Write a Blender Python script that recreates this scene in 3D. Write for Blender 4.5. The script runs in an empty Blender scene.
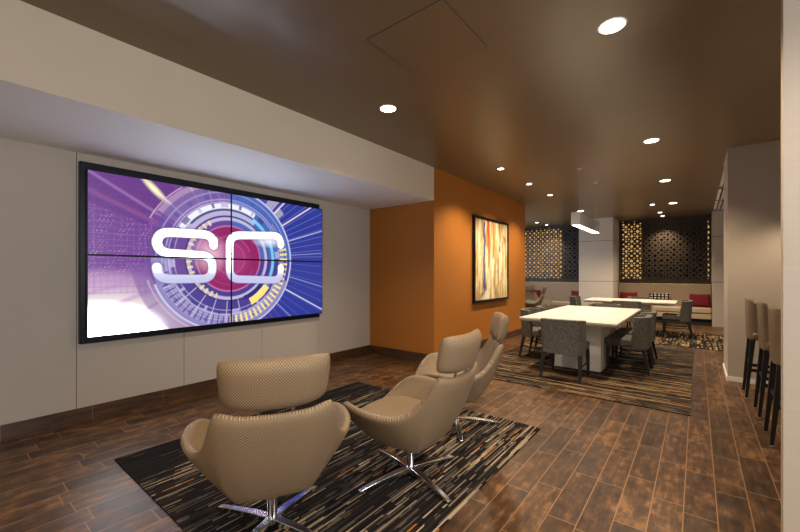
import bpy, bmesh, math, random
import numpy as np
from mathutils import Vector, Matrix
from mathutils.geometry import delaunay_2d_cdt
random.seed(7)
rng = np.random.default_rng(5)
S = bpy.context.scene
COL = S.collection
PI = math.pi
R = math.radians
CEIL = 3.041

# ------------------------------------------------------------------ camera
F_PX = 373.6
cam = bpy.data.objects.new('camera', bpy.data.cameras.new('camera'))
COL.objects.link(cam)
cam.location = (0, 0, 1.4)
cam.rotation_euler = (R(90), 0, R(38.4836))
cam.data.sensor_width = 36.0
cam.data.lens = 36.0 * F_PX / 800
cam.data.shift_y = 7.5 / 800
cam.data.clip_start = 0.05
S.camera = cam
# ------------------------------------------------------------------ world, exposure
W = bpy.data.worlds.new('world'); S.world = W
W.use_nodes = True
W.node_tree.nodes['Background'].inputs[0].default_value = (1.0, 0.90, 0.80, 1)
W.node_tree.nodes['Background'].inputs[1].default_value = 0.36
S.view_settings.view_transform = 'Standard'
S.view_settings.look = 'None'
S.view_settings.gamma = 1.0
S.view_settings.exposure = 0.5
S.view_settings.use_curve_mapping = False

SPOT_W = 135.0
SPOT_COL = (1.0, 0.80, 0.57)

def area(name, loc, target, sx, sy, power, col):
    l = bpy.data.lights.new(name, 'AREA'); l.shape = 'RECTANGLE'; l.size = sx; l.size_y = sy
    l.energy = power; l.color = col
    o = bpy.data.objects.new(name, l); COL.objects.link(o); o.location = loc
    o.rotation_euler = (Vector(target) - Vector(loc)).to_track_quat('-Z', 'Y').to_euler()
    return o
def spot(name, loc, target, power, angle, blend=0.7, col=SPOT_COL, size=0.05):
    l = bpy.data.lights.new(name, 'SPOT'); l.energy = power; l.color = col
    l.spot_size = R(angle); l.spot_blend = blend; l.shadow_soft_size = size
    o = bpy.data.objects.new(name, l); COL.objects.link(o); o.location = loc
    o.rotation_euler = (Vector(target) - Vector(loc)).to_track_quat('-Z', 'Y').to_euler()
    return o
# daylight reaching the alcove at the far left; the lobby area lights are added fill
area('alcove_daylight', (-5.4, 10.8, 1.9), (-2.5, 11.0, 1.0), 1.6, 1.6, 45, (0.62, 0.78, 1.0))
area('lobby_side_fill', (3.0, 0.6, 1.9), (-3.0, 2.2, 1.6), 2.6, 1.6, 95, (0.92, 0.96, 1.0))  # unseen fill added to lift the left wall and fascia
area('lobby_back_fill', (1.2, -2.6, 2.6), (-2.0, 3.0, 1.0), 3.0, 1.6, 20, (1.0, 0.88, 0.74))  # unseen soft fill added from behind the camera
for y in (0.1, -1.6):
    spot('unseen_lobby_spot', (-0.44, y, 2.98), (-0.44, y, 0), SPOT_W, 120)
spot('unseen_lobby_spot', (0.9, 1.1, 2.98), (0.75, 2.2, 0.3), 90, 110, col=(1.0, 0.88, 0.78))  # extra unseen spot, added to brighten the front of wall_right
spot('bar_downlight', (1.15, 5.95, 2.05), (0.85, 6.5, 1.0), 19, 120, 0.8)

# ------------------------------------------------------------------ materials
def mat(name, col=(0.5, 0.5, 0.5), rough=0.5, metal=0.0, spec=0.5):
    m = bpy.data.materials.new(name); m.use_nodes = True
    b = m.node_tree.nodes['Principled BSDF']
    b.inputs['Base Color'].default_value = (*col, 1)
    b.inputs['Roughness'].default_value = rough
    b.inputs['Metallic'].default_value = metal
    b.inputs['Specular IOR Level'].default_value = spec
    return m
class NT:
    def __init__(s, m): s.m = m; s.t = m.node_tree; s.b = s.t.nodes['Principled BSDF']
    def n(s, kind, **kw):
        x = s.t.nodes.new(kind)
        for k, v in kw.items(): setattr(x, k, v)
        return x
    def l(s, a, b): s.t.links.new(a, b)
    def math(s, op, a, b=None, c=None):
        x = s.n('ShaderNodeMath', operation=op)
        for i, v in enumerate((a, b, c)):
            if v is None: continue
            if isinstance(v, (int, float)): x.inputs[i].default_value = v
            else: s.l(v, x.inputs[i])
        return x.outputs[0]
    def xyz(s, obj=True):
        tc = s.n('ShaderNodeTexCoord'); sp = s.n('ShaderNodeSeparateXYZ')
        s.l(tc.outputs['Object'], sp.inputs[0]); return sp.outputs, tc.outputs
    def comb(s, x, y, z=0.0):
        c = s.n('ShaderNodeCombineXYZ')
        for i, v in enumerate((x, y, z)):
            if isinstance(v, (int, float)): c.inputs[i].default_value = v
            else: s.l(v, c.inputs[i])
        return c.outputs[0]
    def noise(s, vec, scale=5, detail=3, rough=0.5):
        x = s.n('ShaderNodeTexNoise'); x.inputs['Scale'].default_value = scale
        x.inputs['Detail'].default_value = detail; x.inputs['Roughness'].default_value = rough
        s.l(vec, x.inputs['Vector']); return x.outputs['Fac']
    def white(s, vec):
        x = s.n('ShaderNodeTexWhiteNoise', noise_dimensions='3D'); s.l(vec, x.inputs['Vector']); return x.outputs['Value']
    def ramp(s, fac, stops, interp='LINEAR'):
        x = s.n('ShaderNodeValToRGB'); cr = x.color_ramp; cr.interpolation = interp
        while len(cr.elements) < len(stops): cr.elements.new(0.5)
        for e, (p, c) in zip(cr.elements, stops): e.position = p; e.color = (*c, 1)
        s.l(fac, x.inputs[0]); return x.outputs[0]
    def mix(s, fac, a, b, blend='MIX'):
        x = s.n('ShaderNodeMix', data_type='RGBA', blend_type=blend)
        for i, v in ((0, fac), (6, a), (7, b)):
            if isinstance(v, (int, float)): x.inputs[i].default_value = v
            elif isinstance(v, tuple): x.inputs[i].default_value = (*v, 1)
            else: s.l(v, x.inputs[i])
        return x.outputs[2]
    def base(s, c): s.l(c, s.b.inputs['Base Color'])
    def bump(s, h, strength=0.3, dist=0.01):
        x = s.n('ShaderNodeBump'); x.inputs['Strength'].default_value = strength; x.inputs['Distance'].default_value = dist
        s.l(h, x.inputs['Height']); s.l(x.outputs[0], s.b.inputs['Normal'])
def emis(name, col, strength):
    m = mat(name, (0, 0, 0)); b = m.node_tree.nodes['Principled BSDF']
    b.inputs['Emission Color'].default_value = (*col, 1); b.inputs['Emission Strength'].default_value = strength
    return m

def m_floor():
    m = mat('wood_look_tile', rough=0.36, spec=0.4); N = NT(m); p, _ = N.xyz()
    TW, TL = 0.1548, 0.604
    xs = N.math('DIVIDE', N.math('ADD', p[0], 0.0625), TW)
    row = N.math('FLOOR', xs); fx = N.math('FRACT', xs)
    off = N.white(N.comb(row, 3.3, 1.7))
    ys = N.math('ADD', N.math('DIVIDE', p[1], TL), off)
    colm = N.math('FLOOR', ys); fy = N.math('FRACT', ys)
    ex = N.math('MULTIPLY', N.math('MINIMUM', fx, N.math('SUBTRACT', 1.0, fx)), TW)
    ey = N.math('MULTIPLY', N.math('MINIMUM', fy, N.math('SUBTRACT', 1.0, fy)), TL)
    e = N.math('MINIMUM', ex, ey)
    grout = N.math('LESS_THAN', e, 0.0026)
    tid = N.white(N.comb(row, colm, 0.5))
    sh = N.math('MULTIPLY', tid, 37.0)
    g = N.noise(N.comb(N.math('MULTIPLY', p[0], 30), N.math('MULTIPLY', p[1], 4.0), sh), 1.0, 5, 0.65)
    b = N.noise(N.comb(N.math('MULTIPLY', p[0], 5), N.math('MULTIPLY', p[1], 3.0), sh), 2.5, 6, 0.65)
    v = N.math('ADD', N.math('MULTIPLY', g, 0.45), N.math('MULTIPLY', b, 0.65))
    v = N.math('ADD', v, N.math('MULTIPLY', N.math('SUBTRACT', tid, 0.5), 0.12))
    c = N.ramp(v, [(0.40, (0.021, 0.0095, 0.004)), (0.52, (0.054, 0.024, 0.009)), (0.60, (0.088, 0.041, 0.015)), (0.71, (0.20, 0.092, 0.031))])
    N.base(N.mix(grout, c, (0.25, 0.13, 0.056)))
    N.l(N.math('ADD', 0.27, N.math('MULTIPLY', b, 0.26)), N.b.inputs['Roughness'])
    h = N.math('ADD', N.math('MULTIPLY', N.math('SUBTRACT', 1.0, grout), 1.0), N.math('MULTIPLY', g, 0.12))
    N.bump(h, 0.35, 0.004)
    return m
def m_base():
    m = mat('dark_wood_tile', rough=0.4); N = NT(m); p, _ = N.xyz()
    al = N.math('ADD', p[0], p[1])
    g = N.noise(N.comb(N.math('MULTIPLY', al, 3), N.math('MULTIPLY', p[2], 30)), 1.0, 5, 0.65)
    c = N.ramp(g, [(0.35, (0.030, 0.014, 0.007)), (0.6, (0.085, 0.038, 0.017)), (0.75, (0.15, 0.07, 0.03))])
    f = N.math('FRACT', N.math('DIVIDE', N.math('ADD', al, 3.56), 0.604))
    N.base(N.mix(N.math('LESS_THAN', f, 0.007), c, (0.20, 0.12, 0.07)))
    return m
def m_rug(name, along, w, seg, stops, gain_axis=None):
    m = mat(name, rough=0.95, spec=0.1); N = NT(m); p, _ = N.xyz()
    a, b = (p[0], p[1]) if along == 'Y' else (p[1], p[0])
    row = N.math('FLOOR', N.math('DIVIDE', a, w))
    n1 = N.noise(N.comb(N.math('MULTIPLY', row, 7.317), N.math('MULTIPLY', b, seg), 0.3), 1.0, 0.6, 0.6)
    big = N.noise(N.comb(N.math('MULTIPLY', a, 1.6), N.math('MULTIPLY', b, 0.7), 4.0), 1.3, 2)
    v = N.math('ADD', n1, N.math('MULTIPLY', N.math('SUBTRACT', big, 0.5), 0.35))
    if gain_axis:                                        # woven gradation across the rug
        q, k, mid = gain_axis
        v = N.math('ADD', v, N.math('MULTIPLY', N.math('SUBTRACT', p[q], mid), k))
    c = N.ramp(v, stops, 'CONSTANT')
    N.base(c)
    f = N.noise(N.comb(p[0], p[1], p[2]), 300, 1)
    N.bump(f, 0.4, 0.004)
    return m
def m_fabric(name, c1, c2, scale, rough=0.85, bump=0.25):
    m = mat(name, rough=rough, spec=0.2); N = NT(m); _, tc = N.xyz()
    f = N.noise(tc['Object'], scale, 2, 0.7)
    N.base(N.mix(N.ramp(f, [(0.42, (0, 0, 0)), (0.58, (1, 1, 1))]), c1, c2)); N.bump(f, bump, 0.003)
    return m
def m_plain(name, c1, c2, scale=4, rough=0.6, spec=0.3):
    m = mat(name, rough=rough, spec=spec); N = NT(m); _, tc = N.xyz()
    N.base(N.mix(N.noise(tc['Object'], scale, 4), c1, c2)); return m
def m_woven():                                           # dotted woven upholstery, follows the UVs in metres
    m = mat('woven_upholstery', rough=0.48, spec=0.45); N = NT(m)
    tc = N.n('ShaderNodeTexCoord'); sp = N.n('ShaderNodeSeparateXYZ'); N.l(tc.outputs['UV'], sp.inputs[0])
    U = N.math('MULTIPLY', sp.outputs[0], 2 * PI / 0.0125); V = N.math('MULTIPLY', sp.outputs[1], 2 * PI / 0.0145)
    d = N.math('MULTIPLY', N.math('COSINE', U), N.math('COSINE', V))
    h = N.ramp(N.math('ADD', N.math('MULTIPLY', d, 0.5), 0.5), [(0.42, (0, 0, 0)), (0.72, (1, 1, 1))])
    N.base(N.mix(h, (0.145, 0.094, 0.049), (0.300, 0.216, 0.130))); N.bump(h, 0.45, 0.004)
    return m
def m_attr(name, strength=None, rough=0.5):
    m = mat(name, (0, 0, 0), rough); N = NT(m)
    a = N.n('ShaderNodeAttribute', attribute_name='Col')
    if strength: N.l(a.outputs['Color'], N.b.inputs['Emission Color']); N.b.inputs['Emission Strength'].default_value = strength
    else: N.base(a.outputs['Color'])
    return m
def m_linen(name, c1, c2):                               # horizontally grained wall covering
    m = mat(name, rough=0.6, spec=0.25); N = NT(m); p, _ = N.xyz()
    al = N.math('ADD', p[0], p[1])
    f = N.noise(N.comb(N.math('MULTIPLY', al, 3.0), N.math('MULTIPLY', p[2], 60), 0.0), 1.0, 4, 0.7)
    N.base(N.mix(f, c1, c2)); N.bump(f, 0.1, 0.003); return m
def m_quilt():
    m = mat('quilted_upholstery', rough=0.6, spec=0.3); N = NT(m); p, _ = N.xyz()
    a = N.math('MULTIPLY', N.math('ADD', p[0], p[2]), PI / 0.11); b = N.math('MULTIPLY', N.math('SUBTRACT', p[0], p[2]), PI / 0.11)
    h = N.math('POWER', N.math('ABSOLUTE', N.math('MULTIPLY', N.math('SINE', a), N.math('SINE', b))), 0.4)
    N.base(N.mix(h, (0.30, 0.225, 0.148), (0.36, 0.27, 0.178))); N.bump(h, 0.35, 0.015); return m
def m_check():
    m = mat('checked_fabric', rough=0.9); N = NT(m); p, _ = N.xyz()
    a = N.math('GREATER_THAN', N.math('FRACT', N.math('DIVIDE', N.math('ADD', p[0], 5), 0.088)), 0.42)
    b = N.math('GREATER_THAN', N.math('FRACT', N.math('DIVIDE', p[2], 0.075)), 0.45)
    N.base(N.mix(N.math('MULTIPLY', a, b), (0.012, 0.011, 0.010), (0.50, 0.42, 0.32))); return m

M = dict(
    floor=m_floor(), base=m_base(),
    ceiling=m_plain('brown_ceiling_paint', (0.168, 0.115, 0.060), (0.198, 0.136, 0.073), 3, 0.33, 0.6),
    soffit=m_plain('white_paint', (0.87, 0.87, 0.87), (0.89, 0.89, 0.89), 3, 0.6),
    bulkhead=m_plain('beige_paint', (0.56, 0.47, 0.36), (0.60, 0.505, 0.39), 3, 0.6),
    panel=m_fabric('beige_wall_panel', (0.44, 0.385, 0.33), (0.48, 0.42, 0.36), 220, 0.8, 0.1),
    orange=m_linen('orange_wallcovering', (0.33, 0.118, 0.017), (0.39, 0.143, 0.022)),
    linen=m_linen('beige_wallcovering', (0.40, 0.335, 0.265), (0.46, 0.39, 0.31)),
    colpanel=m_plain('pale_column_panel', (0.52, 0.46, 0.39), (0.57, 0.51, 0.43), 4, 0.55),
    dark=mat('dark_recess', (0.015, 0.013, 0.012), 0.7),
    seam=mat('shadow_gap', (0.05, 0.042, 0.035), 0.8),
    woven=m_woven(), woven_in=m_plain('smooth_upholstery', (0.40, 0.30, 0.195), (0.44, 0.335, 0.22), 40, 0.5, 0.4),
    chrome=mat('polished_aluminium', (0.72, 0.72, 0.74), 0.16, 1.0),
    tweed=m_fabric('grey_tweed', (0.046, 0.044, 0.040), (0.185, 0.174, 0.150), 110),
    tweed_l=m_fabric('pale_grey_fabric', (0.30, 0.29, 0.235), (0.37, 0.355, 0.29), 150),
    black=mat('black_wood', (0.010, 0.009, 0.009), 0.4),
    white=mat('white_solid_surface', (0.74, 0.71, 0.645), 0.25),
    taupe=m_plain('taupe_leather', (0.155, 0.110, 0.070), (0.20, 0.145, 0.092), 8, 0.45),
    frame=mat('black_metal', (0.005, 0.006, 0.011), 0.3, 0.0, 0.25),
    screen=mat('dark_bronze_sheet', (0.030, 0.021, 0.014), 0.45, 0.1),
    red=m_fabric('red_fabric', (0.115, 0.010, 0.012), (0.17, 0.014, 0.016), 90), check=m_check(),
    quilt=m_quilt(), seat=m_plain('beige_seat_upholstery', (0.42, 0.32, 0.215), (0.47, 0.36, 0.245), 5, 0.5),
    trim=mat('white_trim', (0.75, 0.72, 0.66), 0.4), alu=mat('satin_aluminium', (0.62, 0.60, 0.57), 0.35, 0.6),
    lens=emis('downlight_lens', (1.0, 0.86, 0.68), 7.0), glow=emis('pendant_diffuser', (1.0, 0.90, 0.76), 10.0),
    backlit=emis('backlit_panel', (1.0, 0.56, 0.20), 0.40),
    painting=m_attr('abstract_painting', None, 0.5), tv=m_attr('video_image', 1.0, 0.3),
)
M['rugL'] = m_rug('striped_carpet_dark', 'Y', 0.0098, 1.25, [(0.0, (0.008, 0.007, 0.007)), (0.45, (0.020, 0.015, 0.013)), (0.53, (0.075, 0.060, 0.048)), (0.575, (0.010, 0.008, 0.008)), (0.635, (0.21, 0.16, 0.105)), (0.69, (0.36, 0.27, 0.175)), (0.735, (0.02, 0.015, 0.012)), (0.765, (0.32, 0.115, 0.02)), (0.80, (0.40, 0.31, 0.20))], (0, 0.10, -2.12))
M['rugD'] = m_rug('striped_carpet_brown', 'X', 0.022, 0.9, [(0.0, (0.012, 0.009, 0.008)), (0.43, (0.042, 0.030, 0.021)), (0.50, (0.085, 0.062, 0.040)), (0.55, (0.022, 0.015, 0.011)), (0.59, (0.15, 0.102, 0.056)), (0.63, (0.105, 0.042, 0.016)), (0.66, (0.26, 0.165, 0.080))], (1, -0.035, 6.0))
M['rugF'] = m_rug('striped_carpet_gold', 'Y', 0.030, 1.3, [(0.0, (0.012, 0.010, 0.008)), (0.45, (0.05, 0.035, 0.022)), (0.50, (0.16, 0.11, 0.055)), (0.55, (0.015, 0.012, 0.010)), (0.61, (0.30, 0.19, 0.085)), (0.67, (0.10, 0.03, 0.012))])

# ------------------------------------------------------------------ mesh helpers
def new_obj(name, bm, m, parent=None, smooth=True, bevel=0, sub=0, solid=0, label=None, kind=None, angle=35):
    me = bpy.data.meshes.new(name); bm.normal_update(); bm.to_mesh(me); bm.free()
    for mm in (m if isinstance(m, (list, tuple)) else [m]): me.materials.append(mm)
    o = bpy.data.objects.new(name, me); COL.objects.link(o)
    if smooth:
        for p in me.polygons: p.use_smooth = True
        if not sub:
            try: me.set_sharp_from_angle(angle=R(angle))
            except Exception: pass
    if solid:
        d = o.modifiers.new('solid', 'SOLIDIFY'); d.thickness = solid; d.offset = -1
    if bevel:
        d = o.modifiers.new('bevel', 'BEVEL'); d.width = bevel; d.segments = 2; d.limit_method = 'ANGLE'; d.angle_limit = R(50)
    if sub:
        d = o.modifiers.new('sub', 'SUBSURF'); d.levels = sub; d.render_levels = sub
    if parent: o.parent = parent
    if label: o['label'] = label
    if kind: o['kind'] = kind
    return o
def box(bm, x0, x1, y0, y1, z0, z1, mi=0):
    x0, x1 = sorted((x0, x1)); y0, y1 = sorted((y0, y1)); z0, z1 = sorted((z0, z1))
    v = [bm.verts.new(p) for p in [(x0, y0, z0), (x1, y0, z0), (x1, y1, z0), (x0, y1, z0), (x0, y0, z1), (x1, y0, z1), (x1, y1, z1), (x0, y1, z1)]]
    for f in [(3, 2, 1, 0), (4, 5, 6, 7), (0, 1, 5, 4), (1, 2, 6, 5), (2, 3, 7, 6), (3, 0, 4, 7)]:
        bm.faces.new([v[i] for i in f]).material_index = mi
    return v
def B(*a):
    bm = bmesh.new(); box(bm, *a); return bm
def taper(bm, p0, p1, a0, a1, b0=None, b1=None):
    """square bar from p0 to p1 with half sizes a0->a1 (x) and b0->b1 (y)"""
    b0 = a0 if b0 is None else b0; b1 = a1 if b1 is None else b1
    lo = [bm.verts.new((p0[0] + sx * a0, p0[1] + sy * b0, p0[2])) for sx, sy in ((-1, -1), (1, -1), (1, 1), (-1, 1))]
    hi = [bm.verts.new((p1[0] + sx * a1, p1[1] + sy * b1, p1[2])) for sx, sy in ((-1, -1), (1, -1), (1, 1), (-1, 1))]
    bm.faces.new(lo[::-1]); bm.faces.new(hi)
    for i in range(4): bm.faces.new((lo[i], lo[(i + 1) % 4], hi[(i + 1) % 4], hi[i]))
def tube(bm, pts, r, n=10):
    rings = []
    pts = [Vector(p) for p in pts]
    rs = r if isinstance(r, (list, tuple)) else [r] * len(pts)
    for i, p in enumerate(pts):
        d = (pts[min(i + 1, len(pts) - 1)] - pts[max(i - 1, 0)]).normalized()
        u = d.orthogonal().normalized() if abs(d.z) > 0.99 else d.cross(Vector((0, 0, 1))).normalized()
        w = d.cross(u)
        rings.append([bm.verts.new(p + rs[i] * (math.cos(2 * PI * k / n) * u + math.sin(2 * PI * k / n) * w)) for k in range(n)])
    for a, b in zip(rings, rings[1:]):
        for k in range(n): bm.faces.new((a[k], a[(k + 1) % n], b[(k + 1) % n], b[k]))
    bm.faces.new(rings[0][::-1]); bm.faces.new(rings[-1])
    bmesh.ops.recalc_face_normals(bm, faces=bm.faces[:])
def lathe(bm, prof, n=32, c=(0, 0)):
    rings = [[bm.verts.new((c[0] + r * math.cos(2 * PI * k / n), c[1] + r * math.sin(2 * PI * k / n), z)) for k in range(n)] for r, z in prof]
    for a, b in zip(rings, rings[1:]):
        for k in range(n): bm.faces.new((a[k], a[(k + 1) % n], b[(k + 1) % n], b[k]))
    bm.faces.new(rings[0][::-1]); bm.faces.new(rings[-1])
    bmesh.ops.recalc_face_normals(bm, faces=bm.faces[:])
def thing(name, label, cat, loc=(0, 0, 0), rot=0.0, group=None):
    o = bpy.data.objects.new(name, None); COL.objects.link(o); o.empty_display_size = 0.1
    o.location = loc; o.rotation_euler = (0, 0, rot); return tag(o, label, cat, group)
def tag(o, label, cat, group=None):
    o['label'] = label; o['category'] = cat
    if group: o['group'] = group
    return o
def dup(root, loc, rot, label, group=None):
    r = root.copy(); COL.objects.link(r); r.location = loc; r.rotation_euler = (0, 0, rot); r['label'] = label
    if group: r['group'] = group
    for ch in root.children:
        c = ch.copy(); COL.objects.link(c); c.parent = r
        for g in ch.children:
            d = g.copy(); COL.objects.link(d); d.parent = c
    return r
def struct(name, bm, m, smooth=False, bevel=0):
    return new_obj(name, bm, m, None, smooth, bevel, kind='structure')
def catmull(keys, t):
    ts = [k[0] for k in keys]
    i = max(j for j in range(len(ts)) if ts[j] <= t + 1e-9); i = min(i, len(ts) - 2)
    u = (t - ts[i]) / (ts[i + 1] - ts[i])
    P = [np.array(k[1], float) for k in keys]
    def tang(j):
        if j == 0: return (P[1] - P[0]) / (ts[1] - ts[0])
        if j == len(P) - 1: return (P[-1] - P[-2]) / (ts[-1] - ts[-2])
        return (P[j + 1] - P[j - 1]) / (ts[j + 1] - ts[j - 1])
    h = ts[i + 1] - ts[i]; a, b = P[i], P[i + 1]; ma, mb = tang(i) * h, tang(i + 1) * h
    return (2 * u**3 - 3 * u**2 + 1) * a + (u**3 - 2 * u**2 + u) * ma + (-2 * u**3 + 3 * u**2) * b + (u**3 - u**2) * mb

# ================================================================== SETTING
LX, OX = -4.536, -3.184          # left wall plane, orange wall plane
YR, YE, YF = 4.85, 8.775, 13.42  # return wall, end of orange wall, far wall
SOF = 2.533
struct('floor', B(-6.5, 3.2, -4.0, 14.2, -0.12, 0), M['floor'])
struct('ceiling', B(-6.5, 3.2, -4.0, 14.2, CEIL, CEIL + 0.15), M['ceiling'])
bm = bmesh.new(); box(bm, LX - 0.2, LX - 0.02, -4.0, YR, 0, SOF)             # backing seen only in the gaps
for y0, y1, z0, z1 in [(-4.0, -1.1, 0, SOF), (-1.095, 0.848, 0, SOF), (0.853, 1.783, 0, 0.76), (1.788, 2.748, 0, 0.76), (2.752, 3.690, 0, 0.76), (0.853, 3.690, 0.76, SOF), (3.693, YR, 0, SOF)]:
    box(bm, LX - 0.03, LX, y0, y1, z0, z1, 1)
struct('wall_left', bm, [M['seam'], M['panel']])
bm = B(LX - 0.2, OX, -4.0, YR, SOF, CEIL)
for f in bm.faces: f.material_index = 1 if f.normal.z < -0.5 or abs(f.calc_center_median().z - SOF) < 1e-4 else 0
struct('ceiling_soffit', bm, [M['bulkhead'], M['soffit']])
bm = B(LX - 0.2, OX, YR, YE, 0, CEIL)
struct('wall_orange', bm, M['orange'])
struct('wall_far', B(-6.5, 3.2, YF + 0.13, YF + 0.3, 0, CEIL), M['dark'])
struct('wall_alcove', B(-5.85, -5.65, YE, YF + 0.13, 0, CEIL), M['linen'])
struct('wall_partition', B(0.315, 3.2, 6.50, 7.42, 0, CEIL), M['linen'])
struct('wall_right', B(0.318, 3.2, 2.50, 2.565, 0, CEIL), M['linen'])
bm = bmesh.new(); box(bm, 0.303, 2.2, 6.488, 6.50, 0, 0.055); box(bm, 0.303, 0.315, 6.50, 7.42, 0, 0.055)
struct('baseboard_partition', bm, M['trim'])
BH = 0.137
struct('baseboard_left', B(LX, LX + 0.012, -4.0, YR - 0.012, 0, BH), M['base'])
struct('baseboard_return', B(LX, OX + 0.012, YR - 0.012, YR, 0, BH), M['base'])
struct('baseboard_orange', B(OX, OX + 0.012, YR, YE, 0, BH), M['base'])
# columns at the far end, clad in panels with shadow gaps
def column(name, x0, x1, y0, y1, seams, m):
    bm = bmesh.new(); box(bm, x0 + 0.008, x1 - 0.008, y0 + 0.008, y1, 0, CEIL)
    zs = [0] + seams + [CEIL]
    for a, b in zip(zs, zs[1:]): box(bm, x0, x1, y0, y1, a + (0.006 if a else 0), b - (0.006 if b < CEIL else 0), 1)
    return struct(name, bm, [M['seam'], m])
column('wall_column', -2.83, -1.915, 12.36, YF + 0.13, [1.17, 2.37], M['colpanel'])
column('wall_column_right', 0.315, 0.62, 12.85, YF + 0.13, [1.17, 2.37], M['linen'])

# ------------------------------------------------------------------ rugs
def rug(name, label, x0, x1, y0, y1, m):
    o = new_obj(name, B(x0, x1, y0, y1, 0.0005, 0.009), m, smooth=False); return tag(o, label, 'rug')
rug('striped_rug', 'black rug with cream and orange streaks under the swivel lounge chairs', -3.417, -1.10, 0.86, 3.42, M['rugL'])
rug('striped_rug', 'brown and tan streaked rug under the large white dining table', -2.67, -0.05, 4.64, 8.69, M['rugD'])
rug('striped_rug', 'black and gold streaked rug under the farther white table', -2.78, 0.49, 8.90, 11.10, M['rugF'])

# ------------------------------------------------------------------ video wall
SX = -4.425                                             # face of the screens
def paint_tv(Y, Z):
    """picture on the screens, colours in linear light"""
    def c(*s): return np.array([(v / 255) ** 2.2 for v in s])
    P = np.zeros(Y.shape + (3,))
    fy = np.clip((Y - 0.89) / 2.78, 0, 1)[..., None]; fz = np.clip((Z - 0.79) / 1.58, 0, 1)[..., None]
    left = c(108, 62, 140) * (1 - fz * 0.1) + 0 * fy
    P = left * (1 - np.clip((fy - 0.35) / 0.4, 0, 1)) + c(46, 56, 142) * np.clip((fy - 0.35) / 0.4, 0, 1)
    def over(mask, col, a=1.0):
        nonlocal P
        k = (np.clip(mask, 0, 1) * a)[..., None]; P = P * (1 - k) + col * k
    # cream glare in the lower left, lilac band above it
    cy, cz = 2.262, 1.58
    a = Y - cy; b = Z - cz; r = np.hypot(a, b); th = np.degrees(np.arctan2(b, a)) % 360
    gl = np.clip(1.25 - np.hypot((Y - 0.95) / 0.95, (Z - 0.80) / 0.52), 0, 1)
    over(gl * 1.3, c(255, 243, 232))
    over(np.clip(1 - np.abs(Z - (1.32 + 0.02 * (Y - 0.9))) / 0.16, 0, 1) * np.clip(1.9 - Y, 0, 1), c(190, 140, 190), 0.8)
    # texture of small lights in the purple part
    q = np.sin(Y * 91.7 + np.floor(Z * 40) * 5.1) * np.sin(Z * 173.3 + np.floor(Y * 37) * 3.3)
    over(((q > 0.93) & (Y < 1.55) & (Z > 1.2)).astype(float), c(225, 190, 230), 0.7)
    over(((np.sin(Y * 120) > 0.9) & (Y < 1.5) & (Z > 1.2)).astype(float), c(140, 95, 165), 0.35)
    over(((np.sin(Z * 110) > 0.9) & (Y < 1.5) & (Z > 1.2)).astype(float), c(140, 95, 165), 0.35)
    # rays
    def ray(t, w, col, al, r0=0.86, r1=3.0):
        d = (th - t + 180) % 360 - 180
        over(np.clip(1.2 - np.abs(d) * np.pi / 180 * r / w, 0, 1) * (np.abs(d) < 60) * (r > r0) * (r < r1), col, al)
    def wedge(t0, t1, r0, r1, col, al=1.0):
        over(((th - t0) % 360 < (t1 - t0)) & (r > r0) & (r < r1), col, al)
    wedge(95, 148, 0.62, 0.92, c(165, 135, 175), 0.9); wedge(100, 112, 0.6, 0.9, c(120, 90, 150), 0.8)
    wedge(130, 160, 0.92, 1.6, c(96, 50, 125), 0.8); wedge(75, 95, 0.55, 1.2, c(120, 110, 160), 0.9)
    wedge(60, 74, 0.6, 1.1, c(60, 66, 140), 1); wedge(49, 57, 0.72, 1.05, c(170, 160, 185), 0.9); wedge(40, 46, 0.80, 0.98, c(175, 165, 190), 0.8)
    for t in range(0, 60, 4): ray(t + 3, 0.006, c(110, 130, 205), 0.6)
    for t in range(290, 360, 5): ray(t + 2, 0.006, c(90, 105, 190), 0.6)
    for t, w, col, al in [(46, .012, c(240, 220, 215), .95), (33, .012, c(235, 215, 225), .95), (18, .010, c(190, 190, 230), .8), (5, .008, c(150, 160, 215), .7), (333, .010, c(225, 225, 240), .9), (345, .008, c(160, 170, 220), .7), (318, .008, c(160, 165, 220), .7)]: ray(t, w, col, al)
    for t, w, col, al in [(139, .012, c(210, 190, 230), .9), (150, .02, c(150, 105, 165), .8), (156, .03, c(140, 80, 140), .6), (120, .010, c(205, 175, 210), .8), (108, .010, c(225, 205, 215), .8), (101, .010, c(200, 180, 205), .7)]: ray(t, w, col, al, 0.55)
    over(np.clip(1.3 - np.hypot((Y - 1.47 - (2.26 - Z) * 0.9) / 0.05, (Z - 2.28) / 0.11), 0, 1), c(255, 240, 190))
    for t, w in [(195, .022), (203, .03), (212, .02)]: ray(t, w, c(175, 130, 185), .55, 0.9)
    # lens rings
    def ring(r0, r1, col, al=1.0, t0=0, t1=360, soft=0.012):
        m = np.clip((r - r0) / soft + .5, 0, 1) * np.clip((r1 - r) / soft + .5, 0, 1)
        if t1 - t0 < 360: m = m * ((th - t0) % 360 < (t1 - t0))
        over(m, col, al)
    ring(0.80, 1.02, c(115, 80, 150), .55, 185, 300); ring(0.40, 0.86, c(70, 60, 135), .95, 200, 450); ring(0.40, 0.86, c(100, 70, 145), .7, 90, 200)
    ring(0.40, 0.86, c(70, 110, 185), .75, 0, 90); ring(0.66, 0.84, c(150, 140, 190), .8, 180, 340)
    ring(0.845, 0.865, c(200, 200, 235), .95, 200, 440); ring(0.93, 0.94, c(215, 180, 205), .9, 125, 155); ring(0.90, 0.91, c(215, 185, 215), .8, 196, 240); ring(0.785, 0.80, c(150, 150, 205), .8); ring(0.70, 0.715, c(170, 165, 215), .8)
    ring(0.60, 0.665, c(235, 235, 248), .95, 60, 150); ring(0.52, 0.60, c(190, 185, 220), .8, 55, 150); ring(0.575, 0.60, c(40, 40, 95), .9, 60, 140)
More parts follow.
